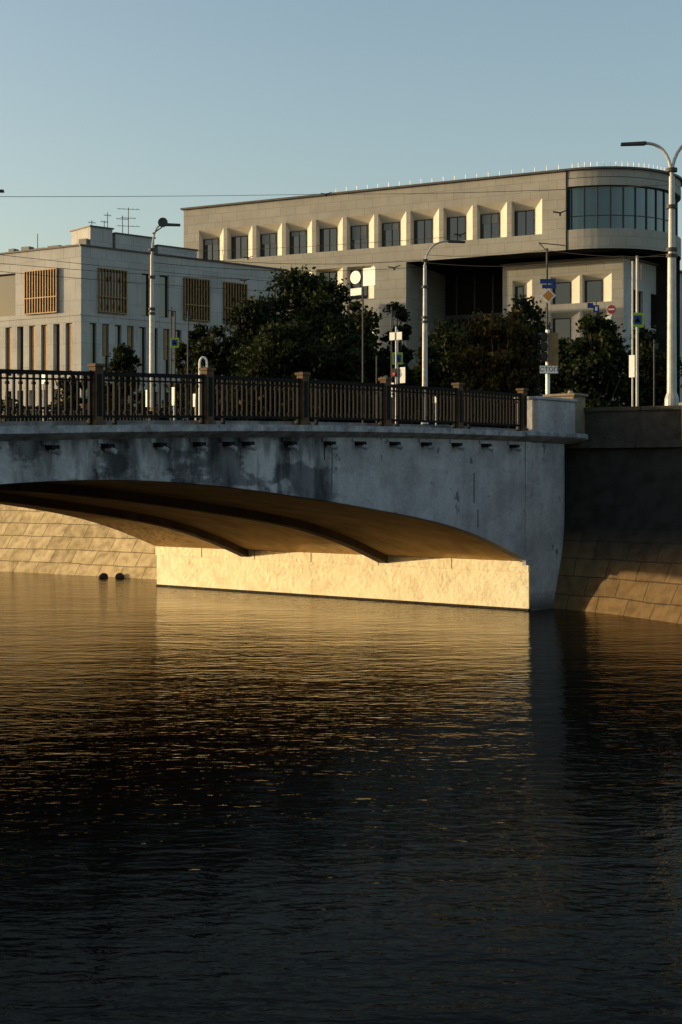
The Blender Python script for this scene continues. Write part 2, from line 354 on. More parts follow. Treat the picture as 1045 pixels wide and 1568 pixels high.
def railing(name,wy):
    e=empty(name); f=MB(); p=MB()
    sp=3.47; s_first=s_of_x(805)
    posts=[s_first+sp*i for i in range(-0,12)]
    for i,s in enumerate(posts):
        z=ztop(s)+.0
        p.box((-s,wy,z+.66),(.23,.22,1.32),'post'); p.box((-s,wy,z+1.345),(.30,.30,.07),'post'); p.box((-s,wy,z+.06),(.30,.30,.12),'post')
        p.box((-s,wy-.115,z+.68),(.13,.02,.95),'iron')
        if i==len(posts)-1: break
        a=s+.12;b=posts[i+1]-.12
        def P3(s_,dz): return Vector((-s_,wy,ztop(s_)+dz))
        for dz,t in((1.16,.09),(1.02,.04),(.20,.06)):
            c=(P3(a,dz)+P3(b,dz))/2; d=(P3(b,dz)-P3(a,dz)); L=d.length; d.normalize()
            f.box(c,(L,.06 if t<.08 else .10,t),'iron',(d,Vector((0,1,0)),Vector((0,0,1))))
        for q in(a+.06,b-.06,b-.42):
            f.box(P3(q,.6),(.08,.07,1.26),'iron')
        m_=17
        for j in range(m_):
            q=a+.06+(b-a-.12)*(j+1)/(m_+1)
            f.box(P3(q,.62),(.045,.045,.86),'iron')
            f.box(P3(q,1.08),(.05,.04,.10),'iron')
            if j%2==0: f.box(P3(q,.93),(.09,.05,.06),'iron')
            else: f.box(P3(q,.30),(.09,.05,.06),'iron')
    f.done('pickets_and_rails',e,MW,weld=False,recalc=False); p.done('posts',e,MW,weld=False,recalc=False,bevel=.01)
railing('bridge_railing',.12); railing('bridge_railing',WID-.12)

# ------------------------------------------------------------------ embankments (ruled surfaces with UVs)
def ruled(name,base,topc,matk,n=60,m=12,parent=None):
    def res(pl,n):
        pl=[Vector(p) for p in pl]; d=[0]
        for a,b in zip(pl[:-1],pl[1:]): d.append(d[-1]+(b-a).length)
        out=[]
        for i in range(n+1):
            t=d[-1]*i/n
            out.append(Vector([float(np.interp(t,d,[p[k] for p in pl])) for k in range(3)]))
        return out,d[-1]
    A,la=res(base,n); T,lt=res(topc,n); bm=bmesh.new(); uvl=bm.loops.layers.uv.new('uv'); g=[]
    for i in range(n+1): g.append([bm.verts.new(A[i].lerp(T[i],j/m)) for j in range(m+1)])
    for i in range(n):
        for j in range(m):
            f=bm.faces.new([g[i][j],g[i+1][j],g[i+1][j+1],g[i][j+1]]); f.smooth=True
            for l,(a,b) in zip(f.loops,((i,j),(i+1,j),(i+1,j+1),(i,j+1))): l[uvl].uv=(la*a/n, 6.6*b/m)
    bmesh.ops.recalc_face_normals(bm,faces=bm.faces)
    me=bpy.data.meshes.new(name); bm.to_mesh(me); bm.free(); me.materials.append(M[matk]); o=bpy.data.objects.new(name,me); scene.collection.objects.link(o)
    if parent: o.parent=parent
    return o
emb=empty('embankment_wall')
baseR=[(6.3,46.9,-.6),(7.0,45.9,-.6),(7.9,44.7,-.6),(9.6,40.4,-.6),(13,34,-.6),(20,25,-.6),(40,4,-.6),(120,-70,-.6)]
topR=[(7.55,48.0,5.3),(8.6,47.3,5.3),(9.6,46.7,5.3),(10.95,46.1,5.3),(15,42,5.3),(25,31,5.3),(45,10,5.3),(125,-64,5.3)]
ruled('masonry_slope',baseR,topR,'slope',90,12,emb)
def wallstrip(mb,line,z0,z1,th,k,off=(0,0)):
    for a,b in zip(line[:-1],line[1:]):
        a=Vector((a[0]+off[0],a[1]+off[1],0));b=Vector((b[0]+off[0],b[1]+off[1],0)); d=(b-a); L=d.length; d.normalize(); nrm=Vector((-d.y,d.x,0))
        mb.box((a+b)/2+Vector((0,0,(z0+z1)/2)),(L+.02,th,z1-z0),k,(d,nrm,Vector((0,0,1))))
mb=MB()
lR=topR
wallstrip(mb,lR,5.2,5.42,.7,'parapet',(.1,.1)); wallstrip(mb,lR,5.42,6.42,.4,'parapet',(.28,.28)); wallstrip(mb,lR,6.42,6.55,.55,'parapet',(.28,.28))
for i in range(4):
    q=Vector(topR[3]).lerp(Vector(topR[4]),i/3+.02); mb.box((q.x+.28,q.y+.28,6.0),(.7,.7,1.3),'pstone')
mb.done('parapet',emb,bevel=0)
embL=empty('embankment_wall')
nl=Vector((.58,.81,0))*4.3
baseL=[(-5.5,58.6,-.6),(-7.9,60.2,-.6),(-15.9,65.9,-.6),(-30,76,-.6),(-60,97,-.6),(-200,180,-.6)]
topL=[(p[0]+nl.x,p[1]+nl.y,5.3) for p in baseL]
ruled('masonry_slope',baseL,topL,'slopeL',120,12,embL)
mb=MB(); wallstrip(mb,topL,5.2,5.4,.7,'parapet'); wallstrip(mb,topL,5.4,6.3,.4,'parapet',(.2,.3)); mb.done('parapet',embL)
ground=MB()
far=[(-200+nl.x,180+nl.y),(-3000,1200),(-4000,6000),(5000,6000),(5000,-2500)]
poly=[(125,-64),(45,10),(25,31),(15,42),(10.95,46.1),(9.6,46.7),(8.2,47.6),(7.9+.0,48.2)]
back=C+Bd*2.5+Ad*(WID-.2); poly+=[(back.x,back.y)]+[(p[0],p[1]) for p in topL]+far[1:]
ground.face([(p[0],p[1],5.3) for p in poly],'grass')
g=ground.done('ground',recalc=False,weld=False)
mb=MB()
def L2W(u,v,z): q=C+Bd*u+Ad*v; return (q.x,q.y,z)
mb.face([L2W(3,2.6,5.45),L2W(140,2.6,5.45),L2W(140,WID-2.6,5.45),L2W(3,WID-2.6,5.45)],'asphalt')
mb.done('road',recalc=False)
mb=MB()
for v0,v1 in((.3,2.6),(WID-2.6,WID-.3)):
    mb.prism([L2W(3,v0,0)[:2],L2W(140,v0,0)[:2],L2W(140,v1,0)[:2],L2W(3,v1,0)[:2]],5.2,5.58,'pave')
mb.done('pavement')
mb=MB(); mb.face([(-4000,-4000,0),(4000,-4000,0),(4000,4000,0),(-4000,4000,0)],'water'); mb.done('river_water',recalc=False)
mb=MB(); q0=C-Bd*36.5
pl=[q0+(-Ad)*-60,q0-Ad*16,q0-Ad*90,q0-Ad*90-Bd*80,q0+Ad*60-Bd*80]
mb.prism([(p.x,p.y) for p in (pl[0],pl[2],pl[3],pl[4])],-1.5,2.3,'pave'); mb.done('near_quay')
for x,y in((158,884),(184,886)):
    bm=bmesh.new(); bmesh.ops.create_icosphere(bm,subdivisions=3,radius=.2)
    for v in bm.verts: v.co*=1+.25*math.sin(v.co.x*13+x)*math.cos(v.co.y*11)
    me=bpy.data.meshes.new('rock'); bm.to_mesh(me); bm.free(); me.materials.append(M['rock']); o=bpy.data.objects.new('rock',me); scene.collection.objects.link(o)
    o.location=P(x,y+4,61.8); o.location.z=.02; o.scale=(1.2,.8,.75)

# ------------------------------------------------------------------ facade helper
Z3=Vector((0,0,1))
def facade(mw,mg,o,d,length,z0,z1,ops,k,nrm,depth=.4,kr=None,splay=0,tsplay=0,glass='glass',mull=0,mm=None):
    kr=kr or k; o=Vector((o[0],o[1],0)); T=sorted({0,length}|{a for q in ops for a in q[:2]}); Z=sorted({z0,z1}|{a for q in ops for a in q[2:4]})
    W=lambda t,z,dep=0: o+d*t+Z3*z-nrm*dep
    for ta,tb in zip(T[:-1],T[1:]):
        for za,zb in zip(Z[:-1],Z[1:]):
            tm,zm=(ta+tb)/2,(za+zb)/2
            if any(q[0]<tm<q[1] and q[2]<zm<q[3] for q in ops): continue
            mw.face([W(ta,za),W(tb,za),W(tb,zb),W(ta,zb)],k)
    for q in ops:
        a,b,za,zb=q[:4]; F_=[W(a,za),W(b,za),W(b,zb),W(a,zb)]; b2=b-splay; z2=zb-tsplay
        K_=[W(a,za,depth),W(b2,za,depth),W(b2,z2,depth),W(a,z2,depth)]
        for j in range(4): mw.face([F_[j],F_[(j+1)%4],K_[(j+1)%4],K_[j]],kr)
        mg.face(K_,glass)
        if mm is not None:
            fr=.07; dd=depth-.03
            def bar(t0,t1,zz0,zz1): mm.box(W((t0+t1)/2,(zz0+zz1)/2,dd),(t1-t0,.06,zz1-zz0),'mull',(d,nrm,Z3))
            bar(a,a+fr,za,z2);bar(b2-fr,b2,za,z2);bar(a+fr,b2-fr,za,za+fr);bar(a+fr,b2-fr,z2-fr,z2)
            for i in range(mull):
                c=a+(b2-a)*(i+1)/(mull+1)+(.12 if mull==1 else 0); bar(c-.035,c+.035,za+fr,z2-fr)

# ------------------------------------------------------------------ office building (large, rounded corner)
ob=empty('office_building')
O=Vector((-15,137,0)); Kc=Vector((18.85,120,0)); d=(Kc-O).normalized(); LEN=(Kc-O).length; nn=Vector((d.y,-d.x,0)); 
if nn.y>0: nn=-nn
mw=MB();mg=MB();mm=MB()
ZR=30.2; ZS=23.6
ops1=[(1.71+3.13*i,1.71+3.13*i+2.72,25.1,28.1) for i in range(11)]
facade(mw,mg,O,d,LEN,ZS,ZR,ops1,'beige',nn,.8,'reveal',.95,.75,'glass',1,mm)
tl=23.2
ops2=[(1.71+3.13*i,1.71+3.13*i+2.72,za,zb) for i in range(6) for za,zb in((20.6,24.3-.75),(16.4,19.4),(12.2,15.2),(8,11))]
facade(mw,mg,O,d,tl,5.3,ZS,ops2,'beige',nn,.8,'reveal',1.0,.2,'glass',1,mm)
for i in (0,2,3,5,6,9):
    t=1.71+3.13*i+.15; hgt=[.5,0,.9,.4,0,1.2,.6,0,0,.8][i]
    mm.box(O+d*(t+.75)-nn*.77+Z3*(27.3-hgt/2),(1.4,.02,hgt),'blind',(d,nn,Z3))
bk=-nn*9
e1=O+d*tl
def wq(a,b,z0,z1,k,m_=None): (m_ or mw).face([(a.x,a.y,z0),(b.x,b.y,z0),(b.x,b.y,z1),(a.x,a.y,z1)],k)
wq(e1,e1+bk,5.3,ZS,'beige'); wq(e1+bk,e1+bk+d*22,5.3,ZS,'dark')
R=7.3; st=Kc+d*.3; cen=st-nn*R
arc=[Kc]
a0=math.atan2(nn.y,nn.x)
sw=math.radians(125)
arcp=[]
for i in range(29):
    a=a0+sw*i/28; arcp.append(cen+Vector((math.cos(a),math.sin(a),0))*R)
arc+=arcp
endd=(arcp[-1]-arcp[-2]).normalized(); arc.append(arcp[-1]+endd*10)
def off(p,dist):
    v=(p-cen); v.normalize(); return p+v*dist
def band(z0,z1,k,dist=0,m_=None):
    pts=[off(p,dist) if i>0 else p-nn*(-dist) for i,p in enumerate(arc)]
    for a,b in zip(pts[:-1],pts[1:]): wq(a,b,z0,z1,k,m_)
    for a,b,a2,b2 in zip(pts[:-1],pts[1:],arc[:-1],arc[1:]):
        for z in(z0,z1): (m_ or mw).face([(a.x,a.y,z),(b.x,b.y,z),(off(b2,-.6).x,off(b2,-.6).y,z),(off(a2,-.6).x,off(a2,-.6).y,z)],k)
band(28.85,29.5,'beige',.02); band(29.55,ZR,'beige',.0); band(29.5,29.55,'dark',-.1)
band(ZS,25.25,'beige',.02); band(25.25,28.85,'glassT',-.35,mg)
for i,(a,b) in enumerate(zip(arc[:-1],arc[1:])):
    if i%2==1:
        q=off(a,-.3); mm.box(q+Z3*27.05,(.09,.12,3.6),'mull')
for z in(26.4,):
    for a,b in zip(arc[:-1],arc[1:]):
        a,b=off(a,-.31),off(b,-.31); dd=(b-a).normalized(); mm.box((a+b)/2+Z3*z,((b-a).length,.06,.05),'mull',(dd,Vector((-dd.y,dd.x,0)),Z3))
mw.box(Kc+nn*.03+Z3*(ZS+ZR)/2,(.12,.08,ZR-ZS),'dark',(d,nn,Z3))
foot=[O]+arc+[O-nn*14-d*0]
mw.face([(p.x,p.y,ZR-.3) for p in foot],'roof'); mw.face([(p.x,p.y,ZS) for p in foot],'dark')
wq(O,O-nn*14,5.3,ZR,'beige'); wq(O-nn*14,arc[-1],ZS,ZR,'beige'); wq(O-nn*14,e1+bk,5.3,ZS,'beige')
mw.done('walls',ob,recalc=False,weld=False); 
mc=MB()
line=[O-d*.2]+arc
for a,b in zip(line[:-1],line[1:]):
    dd=(b-a); L=dd.length; dd.normalize(); mc.box((a+b)/2+Z3*(ZR+.06),(L+.05,.5,.16),'coping',(dd,Vector((-dd.y,dd.x,0)),Z3))
for t in np.arange(16,LEN,1.05): mc.cyl(O+d*t-nn*.6+Z3*ZR,O+d*t-nn*.6+Z3*(ZR+.7),.04,.04,'signwhite',5)
for p in arcp[:22]:
    q=off(p,-.6); mc.cyl(q+Z3*ZR,q+Z3*(ZR+.7),.04,.04,'signwhite',5)
mc.done('roof_coping',ob,recalc=False,weld=False)
ml=MB()
def t_on(x,o,d_):
    r=(x-CX)/F; return (r*o.y-o.x)/(d_.x-r*d_.y)
OB=O-nn*3.0
ta,tb=t_on(770,OB,d),t_on(955,OB,d)
o2=OB+d*ta; len2=tb-ta
def tz_(x,y):
    t=t_on(x,o2,d); Y=(o2+d*t).y; return t,CAMZ+(HY-y)/F*Y
def opn(x0,x1,y0,y1):
    t0,z1=tz_(x0,y0); t1,z0=tz_(x1,y1); return (t0,t1,z0,z1)
ops=[opn(785,815,432,472),opn(843,888,424,464),opn(892,937,421,461)]
ops=[(ops[0][0],ops[0][1],ops[1][2]-.2,ops[1][3]-.1),(ops[1][0],ops[1][1],ops[1][2],ops[1][3]),(ops[2][0],ops[2][1],ops[1][2],ops[1][3])]
low=[]
for q in ops:
    for kk in(1,2,3): low.append((q[0],q[1],q[2]-3.1*kk,q[3]-3.1*kk))
facade(ml,mg,o2,d,len2,5.3,23.1,ops+low,'beige',nn,.7,'reveal',1.0,.45,'glass',0,mm)
cr=o2+d*len2; sdv=Vector((.62,.785,0)).normalized(); sn=Vector((sdv.y,-sdv.x,0))
ops=[(1.5+3.6*i,3.6+3.6*i,17.6-3.4*kk,20.6-3.4*kk) for i in range(5) for kk in range(-0,4)]
facade(ml,mg,cr,sdv,20,5.3,23.1,ops,'white',sn,.3,'white',0,0,'glass',1,mm)
bq=cr+sdv*20
ml.face([(p.x,p.y,23.1) for p in (o2,cr,bq,o2-nn*20)],'roof')
wq(o2,o2-nn*8,5.3,23.1,'beige',ml)
ml.box((o2+cr)/2+nn*.05+Z3*23.17,(len2+.2,.5,.14),'coping',(d,nn,Z3)); ml.box((cr+bq)/2+sn*.05+Z3*23.17,(20,.5,.14),'coping',(sdv,sn,Z3))
ml.done('lower_block',ob,recalc=False,weld=False)
mg.done('windows',ob,recalc=False,weld=False); mm.done('window_frames',ob,recalc=False,weld=False)
mb=MB()
for i in range(8): mb.box(e1+bk+d*(1.2+1.8*i)+nn*.1+Z3*14.4,(.15,.15,18),'coping',(d,nn,Z3))
for z in(19.6,16.0,12.4,9): mb.box(e1+bk+d*8+nn*.12+Z3*z,(16,.12,.4),'coping',(d,nn,Z3))
mb.done('recess_frame',ob,weld=False)

# ------------------------------------------------------------------ left white building
wb=empty('apartment_building'); mw=MB();mg=MB();mm=MB();msl=MB()
Pp=Vector((-19.9,110,0)); dR=Vector((.764,.645,0)).normalized(); dL=Vector((-.862,.508,0)).normalized()
nR=Vector((dR.y,-dR.x,0)); nL=Vector((-dL.y,dL.x,0)); 
if nL.y>0: nL=-nL
if nR.y>0: nR=-nR
LR=19.7; LL=15; ZB=22.3
tr=lambda x:t_on(x,Pp,dR)
tL=lambda x:t_on(x,Pp,dL)
def slats(o,d_,n_,t0,t1,z0,z1):
    N_=int((t1-t0)/.26)
    for i in range(N_+1):
        t=t0+(t1-t0)*i/N_; hh=(z1-z0); msl.box(o+d_*t+n_*.14+Z3*((z0+z1)/2),(.08,.20,hh),'brass',(d_,n_,Z3))
    for z in(z0,z1,z0+(z1-z0)*.36): msl.box(o+d_*((t0+t1)/2)+n_*.14+Z3*z,(t1-t0+.12,.22,.08),'brass',(d_,n_,Z3))
    for i in range(0,N_,4):
        for z in (z0+.5,z1-.7): 
            t=t0+(t1-t0)*(i+random.random())/N_; msl.box(o+d_*min(t,t1)+n_*.05+Z3*z,(.22,.05,.4),'brass',(d_,n_,Z3))
up=(17.35,20.7); R_=[]
for a,b in((150,193),(217,230),(245,259),(281,320),(342,377)): R_.append((tr(a),tr(b),*up))
for a,b in((150,193),(281,320),(342,377)): slats(Pp,dR,nR,tr(a)+.05,tr(b)-.05,*up)
t=.75
while t<LR-1: R_.append((t,t+.6,12.6,16.45)); R_.append((t,t+.6,7.4,11.4)); t+=1.12
facade(mw,mg,Pp,dR,LR,5.3,ZB,R_,'white',nR,.3,'white',0,0,'glass',0,mm)
L_=[(tL(90),tL(40),*up),(tL(24),tL(-25),*up),(tL(-40),tL(-75),*up)]
slats(Pp,dL,nL,tL(90)+.05,tL(40)-.05,*up)
t=.9
while t<LL-1: L_.append((t,t+.66,12.6,16.45)); L_.append((t,t+.66,7.4,11.4)); t+=1.25
facade(mw,mg,Pp,dL,LL,5.3,ZB,L_,'white',nL,.45,'white',0,0,'glass',0,mm)
for i in (1,3,6,9,10,13): 
    t=.75+1.12*i; msl.box(Pp+dR*(t+.3)-nR*.18+Z3*15.2,(.3,.08,2.4),'brass',(dR,nR,Z3))
for i in (0,2,3,5,7): 
    t=.9+1.25*i; msl.box(Pp+dL*(t+.3)-nL*.2+Z3*14.6,(.3,.08,3.6),'brass',(dL,nL,Z3))
c1=Pp+dR*LR;c2=Pp+dL*LL;c3=c1+dL*LL
wq(c1,c3,5.3,ZB,'white',mw);wq(c2,c3,5.3,ZB,'white',mw)
mw.face([(p.x,p.y,ZB-.2) for p in(Pp,c1,c3,c2)],'roof')
mw.box((Pp+c1)/2-nR*.1+Z3*(ZB+.04),(LR+.3,.45,.12),'coping',(dR,nR,Z3)); mw.box((Pp+c2)/2-nL*.1+Z3*(ZB+.045),(LL+.1,.45,.12),'coping',(dL,nL,Z3))
mw.box((Pp+c1)/2+nR*.03+Z3*17.05,(LR,.06,.12),'white',(dR,nR,Z3)); mw.box((Pp+c2)/2+nL*.03+Z3*17.05,(LL,.06,.12),'white',(dL,nL,Z3))
for t0,ln,dp,h in((.8,2.0,3,1.9),(3.1,3.6,3,1.6),(7.2,3.8,2.6,1.1)):
    c=Pp-nR*3.2+dR*(t0+ln/2+1.0); mw.box(c+Z3*(ZB+h/2),(ln,dp,h),'white',(dR,nR,Z3)); mw.box(c+Z3*(ZB+h+.05),(ln+.2,dp+.2,.1),'coping',(dR,nR,Z3))
for i in range(9):
    c=Pp+dL*(1.5+1.5*i)-nL*2.2; h=.5+.5*random.random(); mw.box(c+Z3*(ZB+h/2),(.9*random.random()+.5,.6,h),'roof',(dL,nL,Z3))
c=Pp-nR*4+dR*13; mw.face([tuple(c-dR*2.6+Z3*(ZB+1.6)),tuple(c+dR*2+Z3*(ZB+.2)),tuple(c+dR*2-nR*3+Z3*(ZB+.2)),tuple(c-dR*2.6-nR*3+Z3*(ZB+1.6))],'coping')
mw.done('walls_and_roof',wb,recalc=False,weld=False); mg.done('windows',wb,recalc=False,weld=False); mm.done('window_frames',wb,recalc=False,weld=False); msl.done('slatted_screens',wb,recalc=False,weld=False)
def antenna(x,ytop,ybot,Y,bars):
    m_=MB(); a=P(x,ybot,Y);b=P(x,ytop,Y); m_.cyl(a,b,.035,.03,'dpole',6)
    for f,hw in bars: 
        q=a.lerp(b,f); m_.cyl(q-Vector((hw,0.1,0)),q+Vector((hw,.1,-.05)),.02,.02,'dpole',5)
        for j in range(-2,3): m_.cyl(q+Vector((hw*j/2.5,-.3,0)),q+Vector((hw*j/2.5,.3,0)),.012,.012,'dpole',4)
    m_.done('rooftop_antenna',wb,weld=False)
antenna(197,318,380,115,[(.97,.9),(.75,.6),(.55,.9)]); antenna(188,330,380,116,[(.9,.5)]); antenna(141,337,372,116,[(.9,.3)]); antenna(160,338,368,117,[(.95,.3),(.6,.25)]); antenna(58,358,382,116,[]); antenna(165,325,370,118,[(.9,.3)])

# ------------------------------------------------------------------ trees
def tree(name,x,Y,topy,wpx,dens=1.0,leaf='leafA',bot=5.4,cb=.16,ls=.17,seed=1):
    rg=np.random.default_rng(seed); rd=random.Random(seed)
    X=(x-CX)/F*Y; ztp=CAMZ+(HY-topy)/F*Y; H=ztp-bot; Wd=wpx/F*Y; e=empty(name)
    m_=MB(); bx=Vector((X,Y,bot-.1)); hc=bot+H*cb
    tr_=[bx,Vector((X+.1,Y,bot+H*.3)),Vector((X-.05,Y+.1,bot+H*.6)),Vector((X,Y,bot+H*.9))]; rr=[H*.022,H*.016,H*.01,.02]
    for a,b,r0,r1 in zip(tr_[:-1],tr_[1:],rr[:-1],rr[1:]): m_.cyl(a,b,r0,r1,'bark',9,False)
    cc=Vector((X,Y,(hc+ztp)/2)); rx=Wd/2; rz=(ztp-hc)/2
    cl=[]
    ncl=int(34*dens)+16
    for i in range(ncl):
        u=rg.normal(size=3); u/=np.linalg.norm(u); r=(rg.random()**.5)*.96
        tp=1-.25*max(0,u[2])
        p=Vector((cc.x+u[0]*r*rx*tp,cc.y+u[1]*r*rx*tp,cc.z+u[2]*r*rz)); cl.append((p,rx*(.16+.26*rg.random())))
    for p,r in cl[::2]:
        f=rd.uniform(.2,.7); a=tr_[0].lerp(tr_[3],f); mid=a.lerp(p,.5)+Vector((0,0,-.2)); m_.cyl(a,mid,H*.007,H*.005,'bark',6,False); m_.cyl(mid,p,H*.005,.015,'bark',6,False)
    m_.done('trunk_and_limbs',e,weld=False,recalc=False)
    V=[];Tn=[]
    for p,r in cl:
        nlv=int(125*(r/ls/3)**1.7*1.0)+70; nlv=min(nlv,1200)
        u=rg.normal(size=(nlv,3)); u/=np.linalg.norm(u,axis=1)[:,None]; rad=rg.random(nlv)**.45*r*(1+.3*rg.normal(size=nlv)); c=np.array(p)+u*rad[:,None]*np.array([1,1,.75])
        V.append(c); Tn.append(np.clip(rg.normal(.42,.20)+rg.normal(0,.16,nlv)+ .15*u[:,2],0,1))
    c=np.vstack(V); tn=np.concatenate(Tn); n_=len(c); a=rg.normal(size=(n_,3)); a/=np.linalg.norm(a,axis=1)[:,None]; b=rg.normal(size=(n_,3)); b=np.cross(a,b); b/=np.linalg.norm(b,axis=1)[:,None]
    s1=ls*(.6+.8*rg.random(n_))[:,None]*.75; s2=s1*.62
    vs=np.stack([c-a*s1,c-b*s2,c+a*s1,c+b*s2],1).reshape(-1,3)
    me=bpy.data.meshes.new('foliage'); me.vertices.add(len(vs)); me.vertices.foreach_set('co',vs.ravel()); me.loops.add(n_*4); me.loops.foreach_set('vertex_index',np.arange(n_*4))
    me.polygons.add(n_); me.polygons.foreach_set('loop_start',np.arange(n_)*4); me.polygons.foreach_set('loop_total',np.full(n_,4)); me.update()
    at=me.attributes.new('tone','FLOAT','POINT'); at.data.foreach_set('value',np.repeat(tn,4)); me.materials.append(M[leaf]); me.validate()
    o=bpy.data.objects.new('foliage',me); scene.collection.objects.link(o); o.parent=e
T=[('linden_tree',400,86,438,150,1.9,'leafA'),('linden_tree',475,88,410,165,2.2,'leafA'),('linden_tree',535,84,440,118,1.6,'leafA'),('linden_tree',440,80,492,170,1.8,'leafA'),
('linden_tree',335,84,500,100,1.3,'leafA'),('linden_tree',296,90,484,66,1.0,'leafA'),('linden_tree',188,92,510,66,1.0,'leafA'),('linden_tree',122,92,552,66,.8,'leafA'),('linden_tree',550,80,500,90,1.3,'leafA'),
('young_tree',609,88,452,58,1.1,'leafA'),('maple_tree',765,83,458,132,1.7,'leafB'),('maple_tree',800,88,462,100,1.4,'leafA'),('linden_tree',912,76,480,125,1.8,'leafA'),('linden_tree',990,80,500,88,1.2,'leafA'),
('linden_tree',690,96,486,120,1.5,'leafA'),('linden_tree',860,92,514,90,1.2,'leafA'),('linden_tree',1090,82,500,90,1.0,'leafA'),('linden_tree',-50,95,540,80,1.0,'leafA'),('linden_tree',650,92,520,90,1.2,'leafA')]
for i,t_ in enumerate(T): tree(*t_,seed=i+3)
def hedge(x0,x1,Y,zt,seed=99,n_=12000):
    rg=np.random.default_rng(seed); X0=(x0-CX)/F*Y;X1=(x1-CX)/F*Y
    xx=rg.uniform(X0,X1,n_); top_=zt+.45*np.sin(xx*.9)+.35*np.sin(xx*2.3+1)+.2*np.sin(xx*5.1)
    c=np.stack([xx,Y+rg.uniform(-.8,.8,n_),5.3+rg.random(n_)**.7*(top_-5.3)],1)
    a=rg.normal(size=(n_,3)); a/=np.linalg.norm(a,axis=1)[:,None]; b=np.cross(a,rg.normal(size=(n_,3))); b/=np.linalg.norm(b,axis=1)[:,None]
    vs=np.stack([c-a*.16,c-b*.1,c+a*.16,c+b*.1],1).reshape(-1,3); me=bpy.data.meshes.new('hedge'); me.from_pydata(vs.tolist(),[],np.arange(n_*4).reshape(-1,4).tolist())
    at=me.attributes.new('tone','FLOAT','POINT'); at.data.foreach_set('value',np.repeat(np.clip(rg.normal(.35,.2,n_),0,1),4)); me.materials.append(M['leafA']); o=bpy.data.objects.new('hedge',me); scene.collection.objects.link(o)
hedge(-60,1080,98,9.4); hedge(-80,1080,80,8.3,5,14000)

# ------------------------------------------------------------------ street lamps
def lamp_head(m_,tip,dirv):
    m_.cyl(tip-dirv*.1,tip+dirv*.75,.07,.04,'dpole',8); m_.box(tip+dirv*.35-Z3*.03,(.8,.22,.07),'dpole',(dirv,Vector((-dirv.y,dirv.x,0)),Z3))
def street_lamp(x,Y,ytop,rb,arms,name='street_lamp',collars=()):
    m_=MB(); X=(x-CX)/F*Y; zt=CAMZ+(HY-ytop)/F*Y; H=zt-5.3
    m_.cyl((X,Y,5.3),(X,Y,6.9),rb*1.75,rb*1.6,'pole',16); m_.cyl((X,Y,6.9),(X,Y,7.1),rb*1.6,rb*1.15,'pole',16)
    m_.cyl((X,Y,7.1),(X,Y,5.3+H*.62),rb*1.1,rb*.95,'pole',16); m_.cyl((X,Y,5.3+H*.62),(X,Y,5.3+H*.88),rb*.8,rb*.62,'pole',14)
    for f in (.62,.64,.78,.9): m_.cyl((X,Y,5.3+H*f-.05),(X,Y,5.3+H*f+.07),rb*1.25,rb*1.25,'dpole',14)
    for dirv,reach,rise in arms:
        dirv=Vector(dirv).normalized(); b=Vector((X,Y,5.3+H*.88)); pts=[b]
        for i in range(1,9):
            t=i/8; pts.append(b+dirv*reach*(t**1.7)+Z3*rise*(1-(1-t)**2.2))
        m_.tube(pts,rb*.36,'pole',8); lamp_head(m_,pts[-1],dirv)
    return m_.done(name,smooth=False,weld=False,recalc=False)
street_lamp(1029,48.6,214,.15,[((-1,.1,0),.95,1.15),((1,-.1,0),1.0,1.25)])
street_lamp(651,70,366,.13,[((1,.15,0),1.25,1.2)])
street_lamp(233,63.6,348,.12,[((1,.1,0),.5,1.35)])
street_lamp(-62,55,292,.13,[((1,0,0),.95,1.2),((-1,0,0),1.2,1.2)])
m_=MB(); q=P(250,341,63.6); m_.cyl(q-Vector((0,.08,0)),q+Vector((0,.08,0)),.22,.16,'dpole',14); m_.cyl(q-Vector((.05,0,.2)),P(234,358,63.6),.025,.03,'dpole',6); m_.done('loudspeaker',weld=False)

# ------------------------------------------------------------------ signs & signals
def polem(m_,x,Y,ytop,r,k='pole',zb=5.3): 
    t=P(x,ytop,Y); m_.cyl((t.x,t.y,zb),t,r,r*.85,k,10)
def plate(m_,x,y,Y,wpx,hpx,k,dy=-.06,border=None,rot=0):
    c=P(x,y,Y)+Vector((0,dy,0)); w_=wpx/F*Y;h_=hpx/F*Y; ca,sa=math.cos(rot),math.sin(rot); ax=(Vector((ca,0,sa)),Vector((0,1,0)),Vector((-sa,0,ca)))
    m_.box(c,(w_,.03,h_),k,ax)
    if border: m_.box(c+Vector((0,-.012,0)),(w_*.84,.03,h_*.8),border,ax)
def disc(m_,x,y,Y,rpx,k,dy=-.06): 
    c=P(x,y,Y)+Vector((0,dy,0)); m_.cyl(c,c+Vector((0,-.03,0)),rpx/F*Y,rpx/F*Y,k,24)
def walkman(m_,x,y,Y,s,k='signblack',dy=-.1):
    c=P(x,y,Y)+Vector((0,dy,0))
    m_.face([c+Vector(v)*s for v in((-.34,0,-.3),(.34,0,-.3),(0,0,.34))],'signwhite')
    c=c+Vector((0,-.004,0)); m_.cyl(c+Vector((0,0,.17))*s,c+Vector((0,-.004,.17*s)),.05*s,.05*s,k,8); 
    for a,b in(((0,0,.12),(0,0,-.05)),((0,0,-.05),(.12,0,-.24)),((0,0,-.05),(-.12,0,-.24)),((0,0,.08),(.12,0,-.02)),((0,0,.08),(-.1,0,0))):
        m_.cyl(c+Vector(a)*s,c+Vector(b)*s,.022*s,.022*s,k,5)
